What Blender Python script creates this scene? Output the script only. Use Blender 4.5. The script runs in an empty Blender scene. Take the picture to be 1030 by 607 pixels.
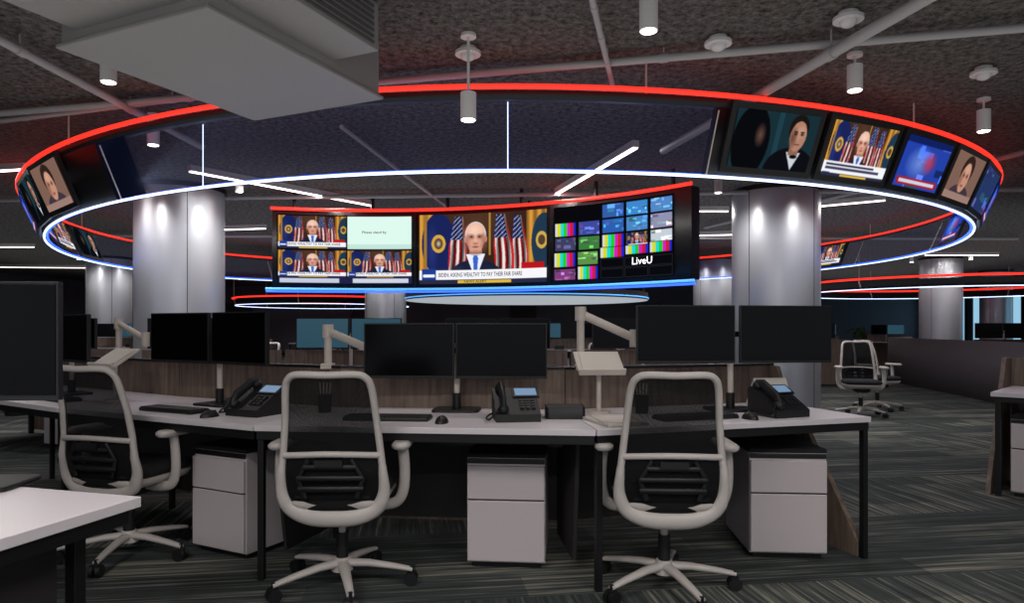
import bpy, math, random
import numpy as np
from mathutils import Vector, Matrix
random.seed(7)
S=bpy.context.scene
try: S.view_settings.view_transform='Standard'
except Exception: pass
CAMZ=1.2; CZ=3.05
# ---------------------------------------------------------------- materials
def lin(c):
    r=[]
    for v in c[:3]:
        v=v/255.0
        r.append(v/12.92 if v<=0.04045 else ((v+0.055)/1.055)**2.4)
    return (r[0],r[1],r[2],1)
M={}
def mat(name,col,rough=.5,metal=0,emit=None,es=1,bump=0,bscale=50,var=0,vscale=5,spec=.5,alpha=1,sample=True):
    m=bpy.data.materials.new(name); m.use_nodes=True
    nt=m.node_tree; b=nt.nodes['Principled BSDF']
    b.inputs['Base Color'].default_value=lin(col); b.inputs['Roughness'].default_value=rough
    b.inputs['Metallic'].default_value=metal
    b.inputs['Specular IOR Level'].default_value=spec
    b.inputs['Alpha'].default_value=alpha
    tc=nt.nodes.new('ShaderNodeTexCoord')
    if var:
        n=nt.nodes.new('ShaderNodeTexNoise'); n.inputs['Scale'].default_value=vscale; n.inputs['Detail'].default_value=4
        nt.links.new(tc.outputs['Object'],n.inputs['Vector'])
        mx=nt.nodes.new('ShaderNodeMix'); mx.data_type='RGBA'
        c=lin(col); mx.inputs[6].default_value=(c[0]*(1-var),c[1]*(1-var),c[2]*(1-var),1)
        mx.inputs[7].default_value=(min(1,c[0]*(1+var)),min(1,c[1]*(1+var)),min(1,c[2]*(1+var)),1)
        nt.links.new(n.outputs['Fac'],mx.inputs[0]); nt.links.new(mx.outputs[2],b.inputs['Base Color'])
    if bump:
        n=nt.nodes.new('ShaderNodeTexNoise'); n.inputs['Scale'].default_value=bscale; n.inputs['Detail'].default_value=5
        nt.links.new(tc.outputs['Object'],n.inputs['Vector'])
        bp=nt.nodes.new('ShaderNodeBump'); bp.inputs['Strength'].default_value=bump; bp.inputs['Distance'].default_value=.05
        nt.links.new(n.outputs['Fac'],bp.inputs['Height']); nt.links.new(bp.outputs['Normal'],b.inputs['Normal'])
    if emit:
        b.inputs['Emission Color'].default_value=lin(emit); b.inputs['Emission Strength'].default_value=es
    if not sample:
        try: m.cycles.emission_sampling='NONE'
        except Exception: pass
    M[name]=m
    return m
WHITE=mat('desk_laminate',(222,216,220),.35,var=.03)
EDGE=mat('desk_edge',(150,140,138),.5)
BLACK=mat('black_metal',(14,14,16),.45)
DARK=mat('dark_plastic',(20,20,23),.5,bump=.05,bscale=300)
SCR=mat('screen_off',(3,3,5),.2,spec=.18)
CHAIRG=mat('chair_grey_plastic',(196,189,184),.45,var=.03)
BEIGE=mat('beige_metal',(205,196,186),.4)
PED=mat('pedestal_metal',(206,196,198),.4,var=.02)
FAB=mat('seat_fabric',(24,26,30),.9,bump=.2,bscale=400)
DPAN=mat('modesty_panel',(46,42,42),.7,var=.1)
WALLM=mat('wall_paint',(90,92,102),.8,var=.08,vscale=1)
PIPE=mat('painted_pipe',(166,163,163),.5)
HVAC=mat('hvac_painted_metal',(136,134,132),.5,var=.06,vscale=2)
VENT=mat('hvac_vent',(70,70,70),.6)
COUNTER=mat('counter_laminate',(86,80,84),.7,var=.1,vscale=3)
REDL=mat('red_led',(255,30,20),.5,emit=(255,50,36),es=1.35)
WHL=mat('white_led',(255,255,255),.5,emit=(195,215,255),es=2.6)
BLL=mat('blue_led',(40,80,255),.5,emit=(50,90,255),es=2.6)
LBL=mat('light_blue_led',(90,170,255),.5,emit=(90,175,255),es=1.1)
LINL=mat('linear_light_diffuser',(255,255,255),.5,emit=(255,240,230),es=4,sample=False)
DLM=mat('downlight_housing',(215,212,210),.4)
DLE=mat('downlight_lens',(255,255,255),.4,emit=(255,245,235),es=8,sample=False)
GLOWD=mat('canopy_diffuser',(210,215,220),.5,emit=(205,214,222),es=.6)
WIN=mat('window_glow',(60,90,110),.2,emit=(132,176,200),es=1.3)
TXW=mat('text_white',(255,255,255),.5,emit=(250,250,250),es=1,sample=False)
TXD=mat('text_dark',(20,20,40),.5,emit=(22,24,48),es=1,sample=False)
PHS=mat('phone_display',(90,110,130),.3,emit=(110,140,170),es=.8,sample=False)
KEY=mat('keycap',(34,34,37),.5)
PAPER=mat('paper',(205,200,190),.8)
COLM=mat('column_cladding',(190,193,200),.36,metal=.6,var=.03,vscale=3)
TEAL=mat('bg_screen_teal',(10,40,50),.3,emit=(38,70,84),es=1,sample=False)
GREEN=mat('leaf_green',(40,60,34),.7,var=.2)
def wood():
    m=mat('wood_veneer',(112,98,90),.55); nt=m.node_tree; b=nt.nodes['Principled BSDF']
    tc=nt.nodes.new('ShaderNodeTexCoord'); mp=nt.nodes.new('ShaderNodeMapping'); mp.inputs['Scale'].default_value=(14,14,1.2)
    n=nt.nodes.new('ShaderNodeTexNoise'); n.inputs['Scale'].default_value=3; n.inputs['Detail'].default_value=6
    r=nt.nodes.new('ShaderNodeValToRGB'); r.color_ramp.elements[0].color=lin((90,76,68)); r.color_ramp.elements[1].color=lin((134,116,102))
    r.color_ramp.elements[0].position=.3; r.color_ramp.elements[1].position=.7
    nt.links.new(tc.outputs['Object'],mp.inputs[0]); nt.links.new(mp.outputs[0],n.inputs['Vector']); nt.links.new(n.outputs['Fac'],r.inputs[0]); nt.links.new(r.outputs[0],b.inputs['Base Color'])
    return m
WOOD=wood()
def appscreen():
    m=mat('bg_screen_app',(10,12,20),.3); nt=m.node_tree; b=nt.nodes['Principled BSDF']
    tc=nt.nodes.new('ShaderNodeTexCoord'); mp=nt.nodes.new('ShaderNodeMapping'); mp.inputs['Scale'].default_value=(9,1,14)
    v=nt.nodes.new('ShaderNodeTexVoronoi'); v.distance='CHEBYCHEV'; v.inputs['Scale'].default_value=1
    mx=nt.nodes.new('ShaderNodeMix'); mx.data_type='RGBA'; mx.inputs[0].default_value=.1; mx.inputs[6].default_value=lin((40,56,84))
    nt.links.new(tc.outputs['Object'],mp.inputs[0]); nt.links.new(mp.outputs[0],v.inputs['Vector']); nt.links.new(v.outputs['Color'],mx.inputs[7])
    nt.links.new(mx.outputs[2],b.inputs['Emission Color']); b.inputs['Emission Strength'].default_value=.5
    m.cycles.emission_sampling='NONE'; return m
APP=appscreen()
def glass():
    m=bpy.data.materials.new('ring_glass'); m.use_nodes=True; nt=m.node_tree; nt.nodes.clear()
    o=nt.nodes.new('ShaderNodeOutputMaterial'); t=nt.nodes.new('ShaderNodeBsdfTransparent'); t.inputs[0].default_value=(.84,.87,.98,1)
    g=nt.nodes.new('ShaderNodeBsdfGlossy'); g.inputs['Roughness'].default_value=.12; g.inputs[0].default_value=(.5,.6,1,1)
    fr=nt.nodes.new('ShaderNodeFresnel'); fr.inputs[0].default_value=1.22
    mx=nt.nodes.new('ShaderNodeMixShader'); nt.links.new(fr.outputs[0],mx.inputs[0]); nt.links.new(t.outputs[0],mx.inputs[1]); nt.links.new(g.outputs[0],mx.inputs[2])
    e=nt.nodes.new('ShaderNodeEmission'); e.inputs[0].default_value=(.05,.09,.5,1); e.inputs[1].default_value=.014  # faint blue LED glow put into the glass as emission
    ad=nt.nodes.new('ShaderNodeAddShader'); nt.links.new(mx.outputs[0],ad.inputs[0]); nt.links.new(e.outputs[0],ad.inputs[1])
    nt.links.new(ad.outputs[0],o.inputs[0]); m.cycles.emission_sampling='NONE'
    return m
GLASS=glass()
def meshmat():
    m=mat('chair_mesh_fabric',(17,18,21),.75,spec=.2); nt=m.node_tree; b=nt.nodes['Principled BSDF']
    tc=nt.nodes.new('ShaderNodeTexCoord'); w=nt.nodes.new('ShaderNodeTexChecker'); w.inputs['Scale'].default_value=260
    nt.links.new(tc.outputs['Object'],w.inputs[0])
    mr=nt.nodes.new('ShaderNodeMapRange'); mr.inputs[3].default_value=1; mr.inputs[4].default_value=.76
    nt.links.new(w.outputs['Fac'],mr.inputs[0]); nt.links.new(mr.outputs[0],b.inputs['Alpha'])
    return m
MESHF=meshmat()
def screenmat():
    m=bpy.data.materials.new('screen_picture'); m.use_nodes=True; nt=m.node_tree; nt.nodes.clear()
    o=nt.nodes.new('ShaderNodeOutputMaterial'); e=nt.nodes.new('ShaderNodeEmission'); a=nt.nodes.new('ShaderNodeAttribute'); a.attribute_name='Col'
    e.inputs[1].default_value=1.1
    nt.links.new(a.outputs['Color'],e.inputs[0]); nt.links.new(e.outputs[0],o.inputs[0]); m.cycles.emission_sampling='NONE'
    return m
PIC=screenmat()
def carpet():
    m=mat('carpet_planks',(60,66,68),.95,spec=.1); nt=m.node_tree; b=nt.nodes['Principled BSDF']; L=nt.links
    tc=nt.nodes.new('ShaderNodeTexCoord'); mp=nt.nodes.new('ShaderNodeMapping'); mp.inputs['Rotation'].default_value=(0,0,math.radians(-8))
    L.new(tc.outputs['Object'],mp.inputs[0])
    br=nt.nodes.new('ShaderNodeTexBrick'); br.inputs['Scale'].default_value=1; br.inputs['Brick Width'].default_value=1.0; br.inputs['Row Height'].default_value=.25
    br.inputs['Mortar Size'].default_value=0; br.inputs['Color1'].default_value=(0,0,0,1); br.inputs['Color2'].default_value=(1,1,1,1); br.offset=.5
    L.new(mp.outputs[0],br.inputs['Vector'])
    br2=nt.nodes.new('ShaderNodeTexBrick'); br2.inputs['Scale'].default_value=1; br2.inputs['Brick Width'].default_value=1.5; br2.inputs['Row Height'].default_value=1
    br2.inputs['Mortar Size'].default_value=0; br2.inputs['Color1'].default_value=(0,0,0,1); br2.inputs['Color2'].default_value=(1,1,1,1)
    L.new(mp.outputs[0],br2.inputs['Vector'])
    gt=nt.nodes.new('ShaderNodeMath'); gt.operation='GREATER_THAN'; gt.inputs[1].default_value=.62; L.new(br2.outputs['Color'],gt.inputs[0])
    def st(sc):
        q=nt.nodes.new('ShaderNodeMapping'); q.inputs['Scale'].default_value=sc; L.new(mp.outputs[0],q.inputs[0])
        n=nt.nodes.new('ShaderNodeTexNoise'); n.inputs['Scale'].default_value=1; n.inputs['Detail'].default_value=3; n.inputs['Roughness'].default_value=.7; L.new(q.outputs[0],n.inputs['Vector']); return n
    s1=st((1.0,38,1)); s2=st((38,1.0,1))
    mx=nt.nodes.new('ShaderNodeMix'); L.new(gt.outputs[0],mx.inputs[0]); L.new(s1.outputs['Fac'],mx.inputs[2]); L.new(s2.outputs['Fac'],mx.inputs[3])
    ad=nt.nodes.new('ShaderNodeMath'); ad.operation='MULTIPLY_ADD'; L.new(br.outputs['Color'],ad.inputs[0]); ad.inputs[1].default_value=.14; L.new(mx.outputs[0],ad.inputs[2])
    r=nt.nodes.new('ShaderNodeValToRGB'); e=r.color_ramp.elements
    e[0].position=.42; e[0].color=lin((56,60,60)); e[1].position=.78; e[1].color=lin((164,160,144))
    k=e.new(.60); k.color=lin((80,86,85))
    L.new(ad.outputs[0],r.inputs[0]); L.new(r.outputs[0],b.inputs['Base Color'])
    n=nt.nodes.new('ShaderNodeTexNoise'); n.inputs['Scale'].default_value=250; L.new(tc.outputs['Object'],n.inputs['Vector'])
    bp=nt.nodes.new('ShaderNodeBump'); bp.inputs['Strength'].default_value=.4; bp.inputs['Distance'].default_value=.01; L.new(n.outputs['Fac'],bp.inputs['Height']); L.new(bp.outputs[0],b.inputs['Normal'])
    return m
CARPET=carpet()
def ceilm():
    m=mat('sprayed_ceiling',(120,116,118),.95,spec=.1); nt=m.node_tree; b=nt.nodes['Principled BSDF']; L=nt.links
    tc=nt.nodes.new('ShaderNodeTexCoord')
    n=nt.nodes.new('ShaderNodeTexNoise'); n.inputs['Scale'].default_value=20; n.inputs['Detail'].default_value=9; n.inputs['Roughness'].default_value=.8
    L.new(tc.outputs['Object'],n.inputs['Vector'])
    r=nt.nodes.new('ShaderNodeValToRGB'); e=r.color_ramp.elements; e[0].position=.38; e[0].color=lin((62,60,60)); e[1].position=.64; e[1].color=lin((164,158,152))
    L.new(n.outputs['Fac'],r.inputs[0]); L.new(r.outputs[0],b.inputs['Base Color'])
    bp=nt.nodes.new('ShaderNodeBump'); bp.inputs['Strength'].default_value=1; bp.inputs['Distance'].default_value=.06
    L.new(n.outputs['Fac'],bp.inputs['Height']); L.new(bp.outputs['Normal'],b.inputs['Normal'])
    return m
CEIL=ceilm()
# ---------------------------------------------------------------- mesh builder
class MB:
    def __init__(s): s.v=[];s.f=[];s.m=[];s.sm=[];s.mats=[]
    def mi(s,m):
        if m not in s.mats: s.mats.append(m)
        return s.mats.index(m)
    def add(s,vs,fs,m,smooth=False):
        o=len(s.v); i=s.mi(m)
        s.v+= [tuple(v) for v in vs]
        for f in fs: s.f.append([k+o for k in f]); s.m.append(i); s.sm.append(smooth)
    def box(s,c,sz,m,rz=0,R=None):
        R=R or Matrix.Rotation(rz,3,'Z'); c=Vector(c); vs=[]
        for x in(-.5,.5):
            for y in(-.5,.5):
                for z in(-.5,.5): vs.append(c+R@Vector((x*sz[0],y*sz[1],z*sz[2])))
        s.add(vs,[(0,1,3,2),(4,6,7,5),(0,4,5,1),(2,3,7,6),(0,2,6,4),(1,5,7,3)],m)
    def cyl(s,p0,p1,r0,m,r1=None,n=16):
        r1=r0 if r1 is None else r1; p0=Vector(p0);p1=Vector(p1); d=(p1-p0).normalized()
        u=d.orthogonal().normalized(); w=d.cross(u); vs=[]
        for k in range(n):
            a=2*math.pi*k/n; q=u*math.cos(a)+w*math.sin(a); vs+= [p0+q*r0,p1+q*r1]
        s.add(vs,[(2*k,2*((k+1)%n),2*((k+1)%n)+1,2*k+1) for k in range(n)],m,True)
        s.add([vs[2*k] for k in range(n)],[list(range(n))[::-1]],m); s.add([vs[2*k+1] for k in range(n)],[list(range(n))],m)
    def tube(s,pts,a,m,b=None,ref=(0,0,1),closed=False,n=10):
        b=a if b is None else b; pts=[Vector(p) for p in pts]; N=len(pts); ref=Vector(ref); vs=[]
        for i in range(N):
            if closed: t=pts[(i+1)%N]-pts[i-1]
            else: t=pts[min(i+1,N-1)]-pts[max(i-1,0)]
            t.normalize(); w=t.cross(ref).normalized(); u=w.cross(t).normalized()
            aa=a(i/(N-1)) if callable(a) else a; bb=b(i/(N-1)) if callable(b) else b
            for k in range(n):
                q=2*math.pi*k/n; vs.append(pts[i]+u*math.cos(q)*aa+w*math.sin(q)*bb)
        fs=[]
        for i in range(N if closed else N-1):
            j=(i+1)%N
            for k in range(n): fs.append((i*n+k,i*n+(k+1)%n,j*n+(k+1)%n,j*n+k))
        s.add(vs,fs,m,True)
        if not closed:
            s.add(vs[:n],[list(range(n))],m); s.add(vs[-n:],[list(range(n))[::-1]],m)
    def sph(s,c,r,m,n=14,half=False):
        c=Vector(c); vs=[];fs=[]; h=n//2
        for i in range(h+1):
            t=math.pi*i/h*(.5 if half else 1)
            for k in range(n):
                p=2*math.pi*k/n; vs.append(c+Vector((r[0]*math.sin(t)*math.cos(p),r[1]*math.sin(t)*math.sin(p),r[2]*math.cos(t))))
        for i in range(h):
            for k in range(n): fs.append((i*n+k,(i+1)*n+k,(i+1)*n+(k+1)%n,i*n+(k+1)%n))
        s.add(vs,fs,m,True)
        if half: s.add(vs[-n:],[list(range(n))],m)
    def slab(s,cx,cy,w,d,r,layers,m):
        vs=[];fs=[];n=0
        for ins,z in layers:
            ring=[]
            W=w/2-ins; D=d/2-ins; rr=max(r-ins,.004)
            for q,(sx,sy) in enumerate([(1,1),(-1,1),(-1,-1),(1,-1)]):
                for k in range(6):
                    a=math.pi/2*(q+k/5); ring.append((cx+sx*(W-rr)+rr*math.cos(a),cy+sy*(D-rr)+rr*math.sin(a),z))
            n=len(ring); vs+=ring
        for i in range(len(layers)-1):
            for k in range(n): fs.append((i*n+k,i*n+(k+1)%n,(i+1)*n+(k+1)%n,(i+1)*n+k))
        s.add(vs,fs,m,True); s.add(vs[:n],[list(range(n))[::-1]],m); s.add(vs[-n:],[list(range(n))],m)
    def prism(s,poly,z0,z1,m):
        n=len(poly); vs=[(p[0],p[1],z0) for p in poly]+[(p[0],p[1],z1) for p in poly]
        s.add(vs,[list(range(n))[::-1],list(range(n,2*n))]+[(k,(k+1)%n,n+(k+1)%n,n+k) for k in range(n)],m)
    def plate(s,poly3,off,m):
        n=len(poly3); off=Vector(off); vs=[Vector(p) for p in poly3]; vs=vs+[p+off for p in vs]
        s.add(vs,[list(range(n))[::-1],list(range(n,2*n))]+[(k,(k+1)%n,n+(k+1)%n,n+k) for k in range(n)],m)
    def mesh(s,name):
        me=bpy.data.meshes.new(name); me.from_pydata(s.v,[],s.f)
        for m in s.mats: me.materials.append(m)
        me.polygons.foreach_set('material_index',s.m); me.polygons.foreach_set('use_smooth',s.sm); me.update()
        return me
    def obj(s,name,loc=(0,0,0),rz=0,bevel=0,parent=None):
        return place(s.mesh(name),name,loc,rz,bevel,parent)
def place(me,name,loc=(0,0,0),rz=0,bevel=0,parent=None):
    o=bpy.data.objects.new(name,me); S.collection.objects.link(o); o.location=loc; o.rotation_euler=(0,0,rz)
    if bevel:
        b=o.modifiers.new('bevel','BEVEL'); b.width=bevel; b.segments=2; b.limit_method='ANGLE'; b.angle_limit=math.radians(50)
    if parent: o.parent=parent
    return o
def empty(name,loc=(0,0,0),rz=0):
    o=bpy.data.objects.new(name,None); S.collection.objects.link(o); o.location=loc; o.rotation_euler=(0,0,rz); o.empty_display_size=.1; return o
def catmull(P,closed=True,k=6):
    out=[];N=len(P);P=[Vector(p) for p in P]
    for i in range(N if closed else N-1):
        p0,p1,p2,p3=[P[j%N] if closed else P[max(0,min(N-1,j))] for j in (i-1,i,i+1,i+2)]
        for q in range(k):
            t=q/k; out.append(.5*((2*p1)+(-p0+p2)*t+(2*p0-5*p1+4*p2-p3)*t*t+(-p0+3*p1-3*p2+p3)*t**3))
    if not closed: out.append(P[-1])
    return out
# ---------------------------------------------------------------- picture painting for display screens
class Cv:
    def __init__(s,w,h,a=None):
        s.a=np.zeros((h,w,3)) if a is None else a
        s.h,s.w=s.a.shape[:2]; s.X,s.Y=np.meshgrid((np.arange(s.w)+.5)/s.w,(np.arange(s.h)+.5)/s.h)
    def sub(s,x0,y0,x1,y1): return Cv(0,0,s.a[int(round(y0*s.h)):int(round(y1*s.h)),int(round(x0*s.w)):int(round(x1*s.w))])
    def put(s,m,c): s.a[m]=c
    def rect(s,x0,y0,x1,y1,c): s.put((s.X>=x0)&(s.X<x1)&(s.Y>=y0)&(s.Y<y1),c)
    def ell(s,cx,cy,rx,ry,c): s.put(((s.X-cx)/rx)**2+((s.Y-cy)/ry)**2<1,c)
    def soft(s,cx,cy,rx,ry,c,k=.6):
        d=np.sqrt(((s.X-cx)/rx)**2+((s.Y-cy)/ry)**2); w=(np.clip(1-d,0,1)**.8*k)[...,None]
        s.a[:]=s.a*(1-w)+np.array(c)*w
    def tri(s,p,c):
        m=np.ones_like(s.X,bool); (a,b,d)=p
        ar=(b[0]-a[0])*(d[1]-a[1])-(b[1]-a[1])*(d[0]-a[0]); sg=1 if ar>0 else -1
        for q,r in((a,b),(b,d),(d,a)): m&=sg*((r[0]-q[0])*(s.Y-q[1])-(r[1]-q[1])*(s.X-q[0]))>=0
        s.put(m,c)
def flag(c,x0,x1,y0,y1,lean):
    # draped flag: folds run down the cloth, stripes follow the folds
    v=(c.Y-y0)/(y1-y0); wid=(.45+.55*np.clip(v*2.2,0,1)); xc=(x0+x1)/2+lean*(c.Y-y0)
    u=(c.X-xc)/((x1-x0)*wid)+.5; m=(u>0)&(u<1)&(v>0)&(v<1)
    st=(np.floor(u*6+v*1.2+.35*np.sin(v*7))%2)==0
    sh=(.66+.34*np.sin(u*13+v*2))[...,None]
    f=np.where(st[...,None],np.array((206,34,44)),np.array((236,226,220)))*sh; c.a[m]=f[m]
    cm=m&(v<.36)&(u<.8); c.a[cm]=(np.array((32,44,110))*sh)[cm]
    c.put(cm&((np.floor(c.X*110)+np.floor(c.Y*60))%4==0),(176,182,206))
def man(c,cx=.5,hy=.34,k=1.0,suit=(26,30,54),skin=(208,152,130),hair=(206,200,196),tie=(56,96,190)):
    c.ell(cx-.05,hy+.80*k,.20*k,.46*k,suit); c.ell(cx+.05,hy+.80*k,.20*k,.46*k,suit); c.rect(cx-.05*k,hy+.1*k,cx+.05*k,hy+.34*k,(168,114,98))
    c.soft(cx-.15,hy+.62*k,.09,.3,(58,62,96),.5); c.soft(cx+.17,hy+.7*k,.07,.3,(10,10,20),.6)
    c.tri([(cx-.075*k,hy+.25*k),(cx+.075*k,hy+.25*k),(cx,hy+.62*k)],(228,232,244))
    c.tri([(cx-.022*k,hy+.3*k),(cx+.022*k,hy+.3*k),(cx,hy+.7*k)],tie); c.rect(cx-.015*k,hy+.27*k,cx+.015*k,hy+.56*k,tie)
    c.ell(cx,hy-.015*k,.084*k,.195*k,hair); c.ell(cx-.079*k,hy+.04*k,.012*k,.045*k,skin); c.ell(cx+.079*k,hy+.04*k,.012*k,.045*k,skin)
    c.ell(cx,hy+.03*k,.073*k,.175*k,skin); c.ell(cx,hy+.11*k,.06*k,.13*k,skin); c.ell(cx,hy-.09*k,.068*k,.10*k,(222,172,150))
    c.soft(cx-.01,hy-.09*k,.08*k,.12*k,(248,210,190),.75)
    c.soft(cx-.066*k,hy+.09*k,.035*k,.16*k,(146,92,78),.6); c.soft(cx+.066*k,hy+.09*k,.035*k,.16*k,(140,88,74),.7)
    for q in(-1,1):
        c.soft(cx+q*.032*k,hy+.0*k,.032*k,.045*k,(112,70,60),.85); c.ell(cx+q*.031*k,hy+.005*k,.009*k,.010*k,(48,32,32))
        c.soft(cx+q*.04*k,hy+.09*k,.025*k,.05*k,(226,160,140),.5)
    c.soft(cx,hy+.055*k,.018*k,.06*k,(232,176,158),.9); c.soft(cx,hy+.1*k,.026*k,.022*k,(126,78,68),.7); c.soft(cx,hy+.148*k,.034*k,.018*k,(112,56,56),1); c.soft(cx,hy+.235*k,.06*k,.05*k,(130,84,72),.6)
def news(c,banner=True,cx=.44):
    c.rect(0,0,1,1,(54,34,26))
    g=(np.sin(c.X*95)*.5+.5)
    m=((c.X<.15)|(c.X>.84)); c.a[m]=(np.stack([130+84*g,90+60*g,36+24*g],-1))[m]
    c.soft(.45,.1,.3,.5,(96,64,44),.6)
    c.ell(.15,.42,.13,.44,(24,34,86)); c.soft(.10,.5,.05,.4,(44,58,130),.7); c.ell(.15,.42,.055,.13,(206,162,66)); c.ell(.15,.42,.034,.08,(96,74,54)); c.soft(.15,.42,.02,.05,(220,210,190),.9)
    c.ell(.98,.45,.1,.4,(30,54,74)); c.ell(.96,.42,.045,.12,(200,162,76)); c.ell(.96,.42,.028,.07,(80,60,46))
    c.rect(.035,.0,.06,.9,(150,112,50)); c.rect(.545,0,.56,.6,(170,130,60))
    flag(c,.24,.38,.04,.95,-.02); flag(c,.565,.71,.03,.95,.04); flag(c,.71,.83,.06,.95,.04)
    man(c,cx,.33)
    if banner:
        c.rect(.0,.8,1,.94,(238,238,242)); c.rect(.02,.78,.13,.97,(28,60,140)); c.rect(.03,.86,.12,.9,(240,240,250)); c.rect(.0,.94,1,1,(40,42,66)); c.rect(.3,.95,.72,.99,(220,180,60)); c.rect(.8,.72,.98,.8,(180,20,30))
def bars(c):
    cols=[(210,210,210),(210,210,30),(30,210,210),(30,200,40),(210,30,190),(200,30,30),(30,40,200)]
    for i,q in enumerate(cols): c.rect(i/7,0,(i+1)/7,1,q)
def busy(c,base,sd):
    r=np.random.RandomState(sd); c.rect(0,0,1,1,base)
    for i in range(14):
        x,y=r.rand(2); w,h=r.rand(2)*.3+.04; col=tuple(np.clip(np.array(base)*(.5+r.rand()*1.4)+r.rand(3)*40,0,255)); c.rect(x,y,x+w,y+h*.8,col)
def frame(c,col=(6,8,12),t=.03): c.rect(0,0,t,1,col); c.rect(1-t,0,1,1,col); c.rect(0,0,1,t*1.6,col); c.rect(0,1-t*1.6,1,1,col)
def sec_left():
    c=Cv(300,172); c.rect(0,0,1,1,(6,6,10))
    news(c.sub(.01,.02,.5,.49),cx=.5); d=c.sub(.51,.02,.995,.49)
    d.rect(0,0,1,1,(214,240,230)); d.rect(0,.85,1,1,(190,222,212))
    news(c.sub(.01,.51,.5,.9),cx=.5); news(c.sub(.51,.51,.995,.9),cx=.5,banner=True)
    c.rect(.01,.9,1,.99,(30,32,70)); c.rect(.02,.915,.45,.975,(190,196,215)); c.rect(.55,.915,.97,.975,(200,205,220)); return c
def sec_mid():
    c=Cv(340,192); news(c); return c
def sec_right():
    c=Cv(300,166); c.rect(0,0,1,1,(8,9,14))
    def t(x0,y0,x1,y1,k,sd=0):
        d=c.sub(x0,y0,x1,y1)
        if k=='b': bars(d)
        elif k=='n': news(d,cx=.5)
        elif k=='k': d.rect(0,0,1,1,(8,8,12))
        else: busy(d,k,sd)
        frame(d)
    rows=[['k','k',(50,90,160),(60,130,200),(80,130,190)],['b',(60,70,150),(44,90,170),(70,130,190),(140,140,170)],
          [(60,60,90),(60,120,60),'b','n',(190,200,210)]]
    y=.02
    for ri,row in enumerate(rows):
        for ci,k in enumerate(row): t(ci*.2+.005,y,(ci+1)*.2-.005,y+.19,k,ri*7+ci)
        y+=.195
    t(.0,.61,.19,.82,'b'); t(.2,.61,.38,.8,(90,140,70),33); t(.39,.58,.6,.72,'b'); t(.6,.58,.8,.70,'b'); t(.8,.56,.99,.7,'b')
    t(.0,.83,.19,.99,(120,60,120),91); t(.2,.81,.38,.99,'b')
    for i in range(3):
        for j in range(2):
            d=c.sub(.4+i*.2,.73+j*.13,.59+i*.2,.85+j*.13); frame(d,(44,46,54),.025)
    return c
def scr_movie():
    c=Cv(150,92); c.rect(0,0,1,1,(22,44,52)); c.rect(.1,0,.16,1,(30,70,80)); c.rect(.5,0,.56,1,(28,60,70)); c.ell(.22,.55,.22,.62,(8,9,13)); c.soft(.32,.42,.07,.22,(110,76,64),.9)
    c.ell(.76,1.0,.32,.42,(12,13,18)); c.tri([(.68,.66),(.86,.66),(.78,.98)],(196,202,210)); c.rect(.71,.5,.83,.72,(136,96,80)); c.ell(.77,.26,.12,.25,(24,19,17)); c.ell(.78,.38,.1,.26,(168,122,102))
    c.soft(.72,.42,.06,.22,(80,52,44),.8); c.soft(.81,.3,.07,.12,(206,160,140),.7)
    for x in(.745,.825): c.soft(x,.34,.034,.04,(70,44,38),.9); c.ell(x,.345,.014,.014,(22,16,16)); c.rect(x-.024,.295,x+.024,.31,(40,28,24))
    c.soft(.785,.42,.02,.06,(190,140,120),.8); c.rect(.755,.515,.82,.53,(110,60,58)); c.ell(.78,.74,.045,.032,(10,10,12)); return c
def scr_news(): 
    c=Cv(130,80); news(c,cx=.5); c.rect(0,.72,1,.92,(236,236,240)); c.rect(.05,.76,.8,.80,(40,40,70)); c.rect(.05,.83,.9,.87,(60,60,90)); return c
def scr_map():
    c=Cv(120,74); busy(c,(34,62,160),5); c.rect(0,0,1,.14,(16,30,90)); c.soft(.4,.5,.3,.35,(120,150,220),.8); c.soft(.62,.45,.16,.25,(190,50,70),.9); c.rect(.05,.8,.95,.95,(160,30,44)); c.rect(.1,.84,.9,.9,(200,205,220)); return c
def scr_face():
    c=Cv(100,70); c.rect(0,0,1,1,(120,92,80)); c.ell(.5,1.05,.42,.4,(60,50,60)); c.ell(.5,.34,.2,.32,(46,32,26)); c.ell(.5,.5,.15,.32,(186,136,114)); c.soft(.5,.3,.12,.15,(214,166,144),.7)
    c.soft(.44,.45,.05,.06,(70,42,38),.9); c.soft(.56,.45,.05,.06,(70,42,38),.9); c.soft(.5,.67,.06,.035,(110,54,52),1); c.soft(.39,.55,.08,.25,(120,80,66),.7); c.rect(0,.84,1,1,(150,120,110)); return c
def scr_blue():
    c=Cv(100,70); busy(c,(36,52,96),11); return c
def pic(name,c,fn,parent):
    h,w=c.h,c.w; vs=[]
    for j in range(h):
        for i in range(w): vs.append(tuple(fn(i/(w-1),j/(h-1))))
    fs=[(j*w+i,(j+1)*w+i,(j+1)*w+i+1,j*w+i+1) for j in range(h-1) for i in range(w-1)]
    me=bpy.data.meshes.new(name); me.from_pydata(vs,[],fs); me.materials.append(PIC)
    A=c.a; p=np.pad(A,((1,1),(1,1),(0,0)),mode='edge')
    A=.4*A+.15*(p[:-2,1:-1]+p[2:,1:-1]+p[1:-1,:-2]+p[1:-1,2:])
    a=np.clip(A/255.,0,1); l=np.where(a<=.04045,a/12.92,((a+.055)/1.055)**2.4).reshape(-1,3)
    col=np.ones((h*w,4)); col[:,:3]=l
    at=me.color_attributes.new('Col','FLOAT_COLOR','POINT'); at.data.foreach_set('color',col.ravel().astype(np.float32))
    me.update(); o=bpy.data.objects.new(name,me); S.collection.objects.link(o); o.parent=parent; return o
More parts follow.
